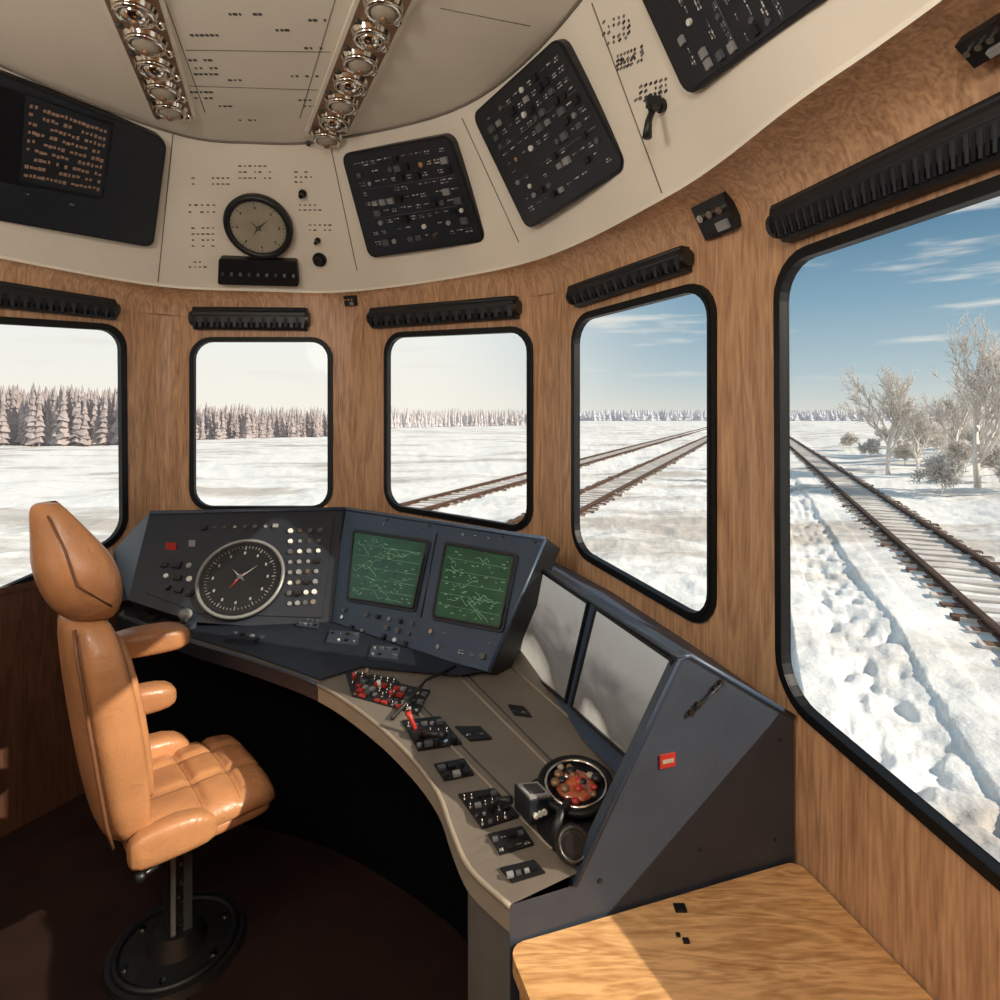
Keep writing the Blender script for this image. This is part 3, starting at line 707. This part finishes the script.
# ---------------------------------------------------------------- bench
mb=MB()
nx=PS.n
def wx(y,off=.006): return .6345+.2321*(1.62-y)-off
bp=[V((.016,1.160,0)),V((P1c.x,P1c.y,0))+nx*.006,V((wx(1.383),1.381,0)),V((wx(.2),.2,0)),V((.34,.2,0)),V((.055,1.045,0))]
top=[V((p.x,p.y,-1.06)) for p in bp]; r=roundloop(top,.03,4)
mb.prism(r,V((0,0,.035)),'benchwood')
cx=sum(bp,V())/6
bodyb=[V((p.x,p.y,FLOOR)).lerp(V((cx.x,cx.y,FLOOR)),.06) for p in bp]
mb.prism(bodyb,V((0,0,.59)),'wood')
Pb2=Pl(V((0,1,-1.025)),V((1,1,-1.025)),V((0,2,-1.025)))
for (u,v,s) in [(680,909,.012),(686,942,.006),(678,936,.004)]:
    c=Pb2.hit(u,v,.002); mb.box(c,V((s,0,0)),V((0,s*.8,0)),V((0,0,.003)),'black')
mb.obj('wooden_bench')
# ---------------------------------------------------------------- chair
ch=empty('driver_chair'); base=V((-1.0,1.86,FLOOR)); th=math.radians(42); fw=V((math.cos(th),math.sin(th),0)); lf=V((-fw.y,fw.x,0))
def L(x,y,z): return base+fw*x+lf*y+V((0,0,z))
def sup(hx,hy,e=.55,n=32):
    o=[]
    for i in range(n):
        a=2*math.pi*i/n; c=math.cos(a);s=math.sin(a)
        o.append((math.copysign(abs(c)**e,c)*hx,math.copysign(abs(s)**e,s)*hy))
    return o
def vloft(secs,k='leather',e=.6,curve=.0):
    rings=[]
    for z,xc,ht,hw in secs:
        rings.append([L(xc+a+curve*(b/max(hw,.01))**2*.025,b,z) for a,b in sup(ht,hw,e)])
    m=MB(); m.loft(rings,k); return m
BS=[(.475,-.165,.03,.13),(.485,-.165,.05,.17),(.56,-.175,.062,.195),(.68,-.19,.068,.215),(.82,-.21,.068,.225),(.94,-.228,.064,.225),(1.03,-.243,.058,.205),(1.09,-.252,.046,.165),(1.11,-.256,.02,.12)]
vloft(BS,curve=1,e=.5).obj('backrest',ch,sub=1)
vloft([(.56,-.125,.01,.12),(.58,-.13,.026,.16),(.70,-.145,.03,.185),(.82,-.16,.030,.19),(.94,-.18,.028,.18),(1.02,-.195,.022,.15),(1.04,-.2,.01,.1)],curve=1).obj('backrest_cushion',ch,sub=1)
HS=[(1.085,-.25,.02,.10),(1.10,-.25,.050,.15),(1.14,-.254,.078,.176),(1.20,-.264,.090,.180),(1.255,-.278,.086,.168),(1.30,-.292,.070,.142),(1.345,-.312,.052,.112),(1.385,-.33,.036,.084),(1.405,-.338,.022,.058),(1.412,-.34,.008,.03)]
vloft(HS,curve=1.4,e=.62).obj('headrest',ch,sub=1)
m=MB()
for sg in (1,-1):
    m.tube([L(xc-ht*.62,sg*hw*.93,z) for z,xc,ht,hw in BS[1:-1]],.005,'piping',8)
    m.tube([L(xc+ht*.80,sg*hw*.90,z) for z,xc,ht,hw in BS[1:-1]],.003,'piping',8)
m.tube([L(-.254+.078*.3+.03,-.170,1.14),L(-.268-.01,-.180,1.21),L(-.30,-.145,1.30),L(-.33,-.085,1.385)],.003,'piping',8)
m.obj('piping',ch)
def xloft(secs,k='leather',e=.6):
    rings=[]
    for x,zc,ht,hw,*o in secs:
        y0=o[0] if o else 0
        rings.append([L(x,y0+b,zc+a) for a,b in sup(ht,hw,e)])
    m=MB(); m.loft(rings,k); return m
def seat_z(x,b):
    gy=math.exp(-((abs(b)-.075)/.011)**2); gx=max(math.exp(-((x-.02)/.011)**2),math.exp(-((x-.12)/.011)**2))
    return .014*(1-(b/.23)**2)-.016*max(gy,gx)
def sq6(s_): return math.sqrt(max(0.0,1.0-min(1.0,s_)**6))
def seat_sec(x):
    edge=min(1,max(0,min((x+.157)/.05,(.2405-x)/.05))); rd=math.sqrt(max(0.0,1-(1-edge)**2))
    hw=.228*(.78+.22*rd)*(1-.10*max(0,(x-.1)/.14)**2); ht=.058*max(.18,rd); zc=.474-.02*max(0,(x-.12)/.12)**2
    return rd,hw,ht,zc
rings=[]
xs=[-.155,-.148,-.13]+[-.11+.01*i for i in range(32)]+[.215,.228,.236,.240]
for x in xs:
    rd,hw,ht,zc=seat_sec(x); rg=[]; nT=44
    for i in range(nT+1):
        b=-hw+2*hw*i/nT; prof=sq6(abs(b/hw))
        rg.append(L(x,b,zc+ht*prof+seat_z(x,b)*prof*rd))
    for i in range(1,12):
        b=hw-2*hw*i/12; rg.append(L(x,b*.97,zc-ht*.8*sq6(abs(b/hw))))
    rings.append(rg)
m=MB(); m.loft(rings,'leather'); m.obj('seat_cushion',ch)
m=MB()
def stz(x,b):
    rd,hw,ht,zc=seat_sec(x); pr=sq6(abs(b/hw)); return L(x,b,zc+ht*pr+seat_z(x,b)*pr*rd-.0005)
for b in (-.075,.075): m.tube([stz(x,b) for x in [-.12+.02*i for i in range(18)]],.0016,'piping',5)
for x in (.02,.12): m.tube([stz(x,b) for b in [-.20+.02*i for i in range(21)]],.0016,'piping',5)
m.obj('seat_stitching',ch)
xloft([(-.16,.445,.012,.17),(-.15,.445,.032,.20),(.0,.445,.036,.212),(.18,.443,.034,.210),(.215,.44,.024,.195),(.225,.44,.008,.17)]).obj('seat_base',ch,sub=1)
xloft([(-.17,.47,.02,.02,-.195),(-.16,.475,.05,.034,-.20),(-.04,.485,.055,.038,-.205),(.03,.475,.045,.034,-.207),(.055,.465,.02,.02,-.205)]).obj('bolster_1',ch,sub=1)
xloft([(-.14,.54,.02,.03,.19),(-.12,.545,.045,.05,.19),(.02,.54,.05,.052,.195),(.07,.525,.03,.04,.195),(.085,.52,.01,.02,.195)]).obj('bolster_2',ch,sub=1)
xloft([(-.15,.89,.014,.03,.25),(-.14,.895,.044,.056,.25),(.0,.89,.046,.064,.25),(.07,.885,.042,.062,.25),(.10,.88,.018,.04,.25)]).obj('armrest_pad',ch,sub=1)
xloft([(-.15,.705,.014,.02,.24),(-.14,.705,.046,.04,.24),(-.04,.70,.048,.05,.24),(.035,.695,.042,.048,.24),(.055,.69,.016,.02,.24)]).obj('armrest_lower_pad',ch,sub=1)
m=MB(); m.tube([L(-.12,.24,.46),L(-.12,.25,.7),L(-.11,.25,.87)],.016,'metal',10); m.obj('armrest_post',ch)
m=MB(); up=V((0,0,1))
m.cyl(L(0,0,0),up,.20,.02,'metal',40,r2=.19); m.torus(L(0,0,.02),up,.165,.012,'black',40); m.cyl(L(0,0,.02),up,.085,.05,'metal',28,r2=.06)
m.box(L(0,0,.22),fw*.034,lf*.030,up*.18,'metal'); m.box(L(.02,-.032,.22),fw*.012,lf*.008,up*.16,'dgrey'); m.box(L(-.02,-.032,.22),fw*.006,lf*.006,up*.16,'grey')
m.box(L(0,0,.40),fw*.14,lf*.13,up*.012,'black'); m.box(L(0,0,.378),fw*.06,lf*.06,up*.02,'metal')
m.tube([L(-.05,-.1,.39),L(-.1,-.18,.40),L(-.14,-.20,.405)],.008,'metal',8); m.sph(L(-.14,-.20,.405),up,.016,'black')
for i in range(6): m.cyl(L(.14*math.cos(i*1.047),.14*math.sin(i*1.047),.018),up,.01,.008,'chrome',8)
for z in (.1,.16,.22,.28,.34): m.cyl(L(.0,-.036,z),-lf,.007,.006,'chrome',8)
m.obj('pedestal',ch)
# ---------------------------------------------------------------- exterior
dT=V((.425,1,0)).normalized(); pT=V((dT.y,-dT.x,0))
tracks=[1.30*3.2,-1.98*3.2,-3.6*3.2]
toff=[x0*dT.y for x0 in tracks]
def gh(x,y):
    s=x*pT.x+y*pT.y; al=x*dT.x+y*dT.y
    d=min(abs(s-o) for o in toff)
    m=min(1,max(0,(d-1.0)/1.0)); r=math.hypot(x,y)
    h=noise.noise(V((x*.25,y*.25,0)))*.20+noise.noise(V((x*.9,y*.9,3)))*.08
    if r<70: h+=noise.noise(V((x*2.6,y*2.6,7)))*.04
    if r<40:
        h+=noise.noise(V((x*6,y*6,5)))*.014+noise.noise(V((x*13,y*13,5)))*.006
        q=abs(s-1.35)
        if q<.6:
            cell=noise.noise(V((s*4.2,al*3.2,11)))
            h-=.10*max(0,cell-.02)*(1-q/.6)**.5*2+.04*(1-q/.6)
        if .5<s<.9 or 1.9<s<2.4: h+=.04
    h2=h*m
    if m<1: h2+=.02*(1-m)+ (noise.noise(V((x*1.7,y*1.7,4)))*.04)*(1-m)
    if s>toff[0]+1.5: h2+=min(.5,(s-toff[0]-1.5)*.06)
    return h2
ang=[math.radians(40+48*i/480) for i in range(480)]+[math.radians(88+47*i/170) for i in range(170)]+[math.radians(135+265*i/110) for i in range(110)]
rad=[1.5*((30/1.5)**(i/240)) for i in range(240)]+[30*((1600/30)**(i/90)) for i in range(91)]
NA=len(ang);NR=len(rad)
vs=[];fs=[]
for r in rad:
    for q in ang:
        x=r*math.cos(q);y=r*math.sin(q); vs.append((x,y,GR+(gh(x,y) if r<250 else 0)))
for i in range(NR-1):
    for a in range(NA): fs.append((i*NA+a,(i+1)*NA+a,(i+1)*NA+(a+1)%NA,i*NA+(a+1)%NA))
me=bpy.data.meshes.new('snow_ground'); vs.append((0,0,GR)); fs+=[(len(vs)-1,i,(i+1)%NA) for i in range(NA)]
me.from_pydata(vs,[],fs); me.materials.append(M['snow']); me.polygons.foreach_set('use_smooth',[True]*len(fs)); me.update()
og=bpy.data.objects.new('snow_ground',me); bpy.context.scene.collection.objects.link(og)
for ti,x0 in enumerate(tracks):
    mb=MB(); o=V((x0,0,GR))
    gg=.62
    for sg in(-1,1):
        c=o+pT*gg*sg+dT*130+V((0,0,.10))
        mb.box(c+V((0,0,.04)),dT*150,pT*.045,V((0,0,.02)),'rust'); mb.box(c,dT*150,pT*.018,V((0,0,.05)),'rust'); mb.box(c-V((0,0,.05)),dT*150,pT*.08,V((0,0,.02)),'rust')
    s=-15.0
    while s<110:
        cc=o+dT*s+pT*rng.uniform(-.04,.04)
        mb.box(cc+V((0,0,rng.uniform(.0,.03))),pT*.95,dT*.12,V((0,0,.045)),'tie')
        for sg in(-1,1): mb.box(cc+pT*sg*rng.uniform(.72,.84)+V((0,0,.03)),pT*rng.uniform(.08,.20),dT*.10,V((0,0,.045)),'tied')
        s+=.62
    mb.obj('railway_track')
def conifer(mb,x,y,h,k,z0=GR-.1,tiers=6,seg=7,wd=1.0):
    r0=h*rng.uniform(.12,.17)*wd; vs=[];fs=[]
    for t in range(tiers):
        zb=z0+h*(.06+.80*t/tiers); zt=z0+h*min(1,(.06+.80*(t+1.9)/tiers)); rb=r0*(1-.82*t/tiers)
        b=len(vs); a0=rng.uniform(0,6)
        for i in range(seg):
            a=a0+2*math.pi*i/seg; rr=rb*rng.uniform(.6,1.25); vs.append(V((x+rr*math.cos(a),y+rr*math.sin(a),zb+rng.uniform(-.04,.03)*h)))
        vs.append(V((x,y,zt))); fs+=[[b+i,b+(i+1)%seg,b+seg] for i in range(seg)]
    mb.add(vs,fs,k)
    mb.cyl(V((x,y,z0)),V((0,0,1)),h*.02,h*.15,k,5)
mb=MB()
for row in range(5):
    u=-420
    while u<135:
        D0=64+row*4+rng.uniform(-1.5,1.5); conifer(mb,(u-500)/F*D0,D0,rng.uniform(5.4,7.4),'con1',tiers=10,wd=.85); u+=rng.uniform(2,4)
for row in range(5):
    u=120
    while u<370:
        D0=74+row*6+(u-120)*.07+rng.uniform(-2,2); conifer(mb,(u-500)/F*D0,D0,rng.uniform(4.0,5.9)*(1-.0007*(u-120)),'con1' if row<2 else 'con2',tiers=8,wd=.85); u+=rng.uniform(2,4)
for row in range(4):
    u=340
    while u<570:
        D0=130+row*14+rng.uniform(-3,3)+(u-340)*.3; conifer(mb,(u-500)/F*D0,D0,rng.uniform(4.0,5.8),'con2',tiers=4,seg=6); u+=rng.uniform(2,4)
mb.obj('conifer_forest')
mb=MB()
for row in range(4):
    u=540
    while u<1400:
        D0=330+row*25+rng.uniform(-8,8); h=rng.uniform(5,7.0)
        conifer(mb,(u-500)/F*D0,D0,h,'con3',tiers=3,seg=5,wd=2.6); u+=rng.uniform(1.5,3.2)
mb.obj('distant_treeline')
def baretree(name,u,vb,h,seed,spread=.75,depth=5,br=4,lean=0,minr=.013,trunk=.016):
    r_=random.Random(seed); D0=F*(-GR)/(vb-HZ); basep=V(((u-500)/F*D0,D0,GR)); basep.z=GR+gh(basep.x,basep.y)-.05
    mb=MB()
    def grow_(p,d,Ln,rad,lv):
        q=p+d*Ln*.5+V((r_.uniform(-.06,.06),r_.uniform(-.06,.06),r_.uniform(-.02,.05)))*Ln; e=q+(d+V((r_.uniform(-.2,.2),r_.uniform(-.2,.2),.12))).normalized()*Ln*.5
        if lv<3: mb.tube([p,q,e],[rad,rad*.8,rad*.6],'bark',4)
        else: mb.tube([p,e],[rad,rad*.7],'bark',3)
        if lv>=depth: return
        for i in range(br if lv else br+3):
            a=r_.uniform(0,6.283); t=d.orthogonal().normalized(); w=d.cross(t)
            nd=(d*.8+(t*math.cos(a)+w*math.sin(a))*spread*r_.uniform(.5,1.2)+V((0,0,.22))).normalized()
            st=p.lerp(e,r_.uniform(.25,1.0)) if i else e
            grow_(st,nd,Ln*r_.uniform(.55,.80),max(rad*.55,minr),lv+1)
    grow_(basep,V((lean,0,1)).normalized(),h*.30,h*trunk,0)
    mb.obj(name)
baretree('frosted_tree',978,492,8.6,3,spread=.55); baretree('frosted_tree',888,476,7.0,5,spread=.55); baretree('frosted_tree',1075,500,7.5,9)
baretree('frosted_tree',918,472,4.8,12,spread=.7); baretree('frosted_tree',1018,482,8.4,33,spread=.55); baretree('frosted_tree',955,466,6.6,41,spread=.65); baretree('frosted_tree',996,460,9.5,43,spread=.6)
for i,(u,vb,h) in enumerate([(942,494,2.5),(1000,488,2.8),(965,478,2.8),(905,468,2.2),(985,470,3.2),(935,462,2.8),(870,458,2.2),(1020,495,2.4),(850,452,2.4),(890,450,3.0),(920,452,3.4),(955,455,3.4)]):
    baretree('frosted_bush',u,vb,h,50+i,spread=1.2,depth=4,br=6,minr=.016,trunk=.010)
# ---------------------------------------------------------------- lights
sc=bpy.context.scene
sun=bpy.data.lights.new('sun','SUN'); sun.energy=5.6; sun.angle=math.radians(.6); sun.color=(1,.90,.76)
so=bpy.data.objects.new('sun',sun); sc.collection.objects.link(so)
sdv=V((.90,-.32,.54)).normalized(); so.rotation_euler=sdv.to_track_quat('Z','Y').to_euler(); so.location=(5,-3,4)
for nm,loc,en in [('fill_light',(-1.2,.35,.62),35),('fill_light',(-.1,-.25,.70),33)]:  # unseen point lights added to brighten the cab interior
    al=bpy.data.lights.new(nm,'POINT'); al.shadow_soft_size=.22; al.energy=en; al.color=(1,.955,.90)
    ao=bpy.data.objects.new(nm,al); sc.collection.objects.link(ao); ao.location=loc
w=bpy.data.worlds.new('World'); sc.world=w; w.use_nodes=True; nt=w.node_tree; N=nt.nodes; Lk=nt.links
bg=N['Background']; tc=N.new('ShaderNodeTexCoord'); sp=N.new('ShaderNodeSeparateXYZ'); Lk.new(tc.outputs['Generated'],sp.inputs[0])
def mr(inp,a,b,c=0,d=1):
    m=N.new('ShaderNodeMapRange'); m.interpolation_type='SMOOTHSTEP'; m.inputs[1].default_value=a;m.inputs[2].default_value=b;m.inputs[3].default_value=c;m.inputs[4].default_value=d; Lk.new(inp,m.inputs[0]); return m.outputs[0]
el=N.new('ShaderNodeValToRGB'); Lk.new(sp.outputs['Z'],el.inputs[0])
e=el.color_ramp.elements; e[0].position=0; e[0].color=srgb(222,222,212); e[1].position=.6; e[1].color=srgb(60,98,136)
x=e.new(.06); x.color=srgb(184,202,208); x=e.new(.16); x.color=srgb(138,172,192); x=e.new(.28); x.color=srgb(90,132,162)
el2=N.new('ShaderNodeValToRGB'); Lk.new(sp.outputs['Z'],el2.inputs[0])
e=el2.color_ramp.elements; e[0].position=0; e[0].color=srgb(252,247,234); e[1].position=.6; e[1].color=srgb(120,158,184); x=e.new(.15); x.color=srgb(242,245,240)
mx=N.new('ShaderNodeMix'); mx.data_type='RGBA'; Lk.new(mr(sp.outputs['X'],-.15,.35),mx.inputs[0]); Lk.new(el2.outputs[0],mx.inputs[6]); Lk.new(el.outputs[0],mx.inputs[7])
mp=N.new('ShaderNodeMapping'); mp.inputs['Scale'].default_value=(3,3,26); Lk.new(tc.outputs['Generated'],mp.inputs[0])
nz=N.new('ShaderNodeTexNoise'); nz.inputs['Scale'].default_value=1.3; nz.inputs['Detail'].default_value=6; Lk.new(mp.outputs[0],nz.inputs[0])
cm=N.new('ShaderNodeMath'); cm.operation='MULTIPLY'; Lk.new(mr(nz.outputs['Fac'],.52,.67),cm.inputs[0]); Lk.new(mr(sp.outputs['Z'],.02,.1,0,.75),cm.inputs[1])
mx2=N.new('ShaderNodeMix'); mx2.data_type='RGBA'; Lk.new(cm.outputs[0],mx2.inputs[0]); Lk.new(mx.outputs[2],mx2.inputs[6]); mx2.inputs[7].default_value=srgb(240,236,228)
Lk.new(mx2.outputs[2],bg.inputs[0]); bg.inputs[1].default_value=1.0
cam=bpy.data.cameras.new('camera'); co=bpy.data.objects.new('camera',cam); sc.collection.objects.link(co)
cam.lens=21.6; cam.sensor_width=36; cam.shift_y=-.085; cam.clip_start=.02; cam.clip_end=5000
co.location=(0,0,0); co.rotation_euler=(math.pi/2,0,0); sc.camera=co
try:
    sc.view_settings.view_transform='Standard'; sc.view_settings.look='None'; sc.view_settings.exposure=0.0
except Exception as ex: print(ex)
for o in sc.objects:
    if o.parent is None: o.location.z+=EYE
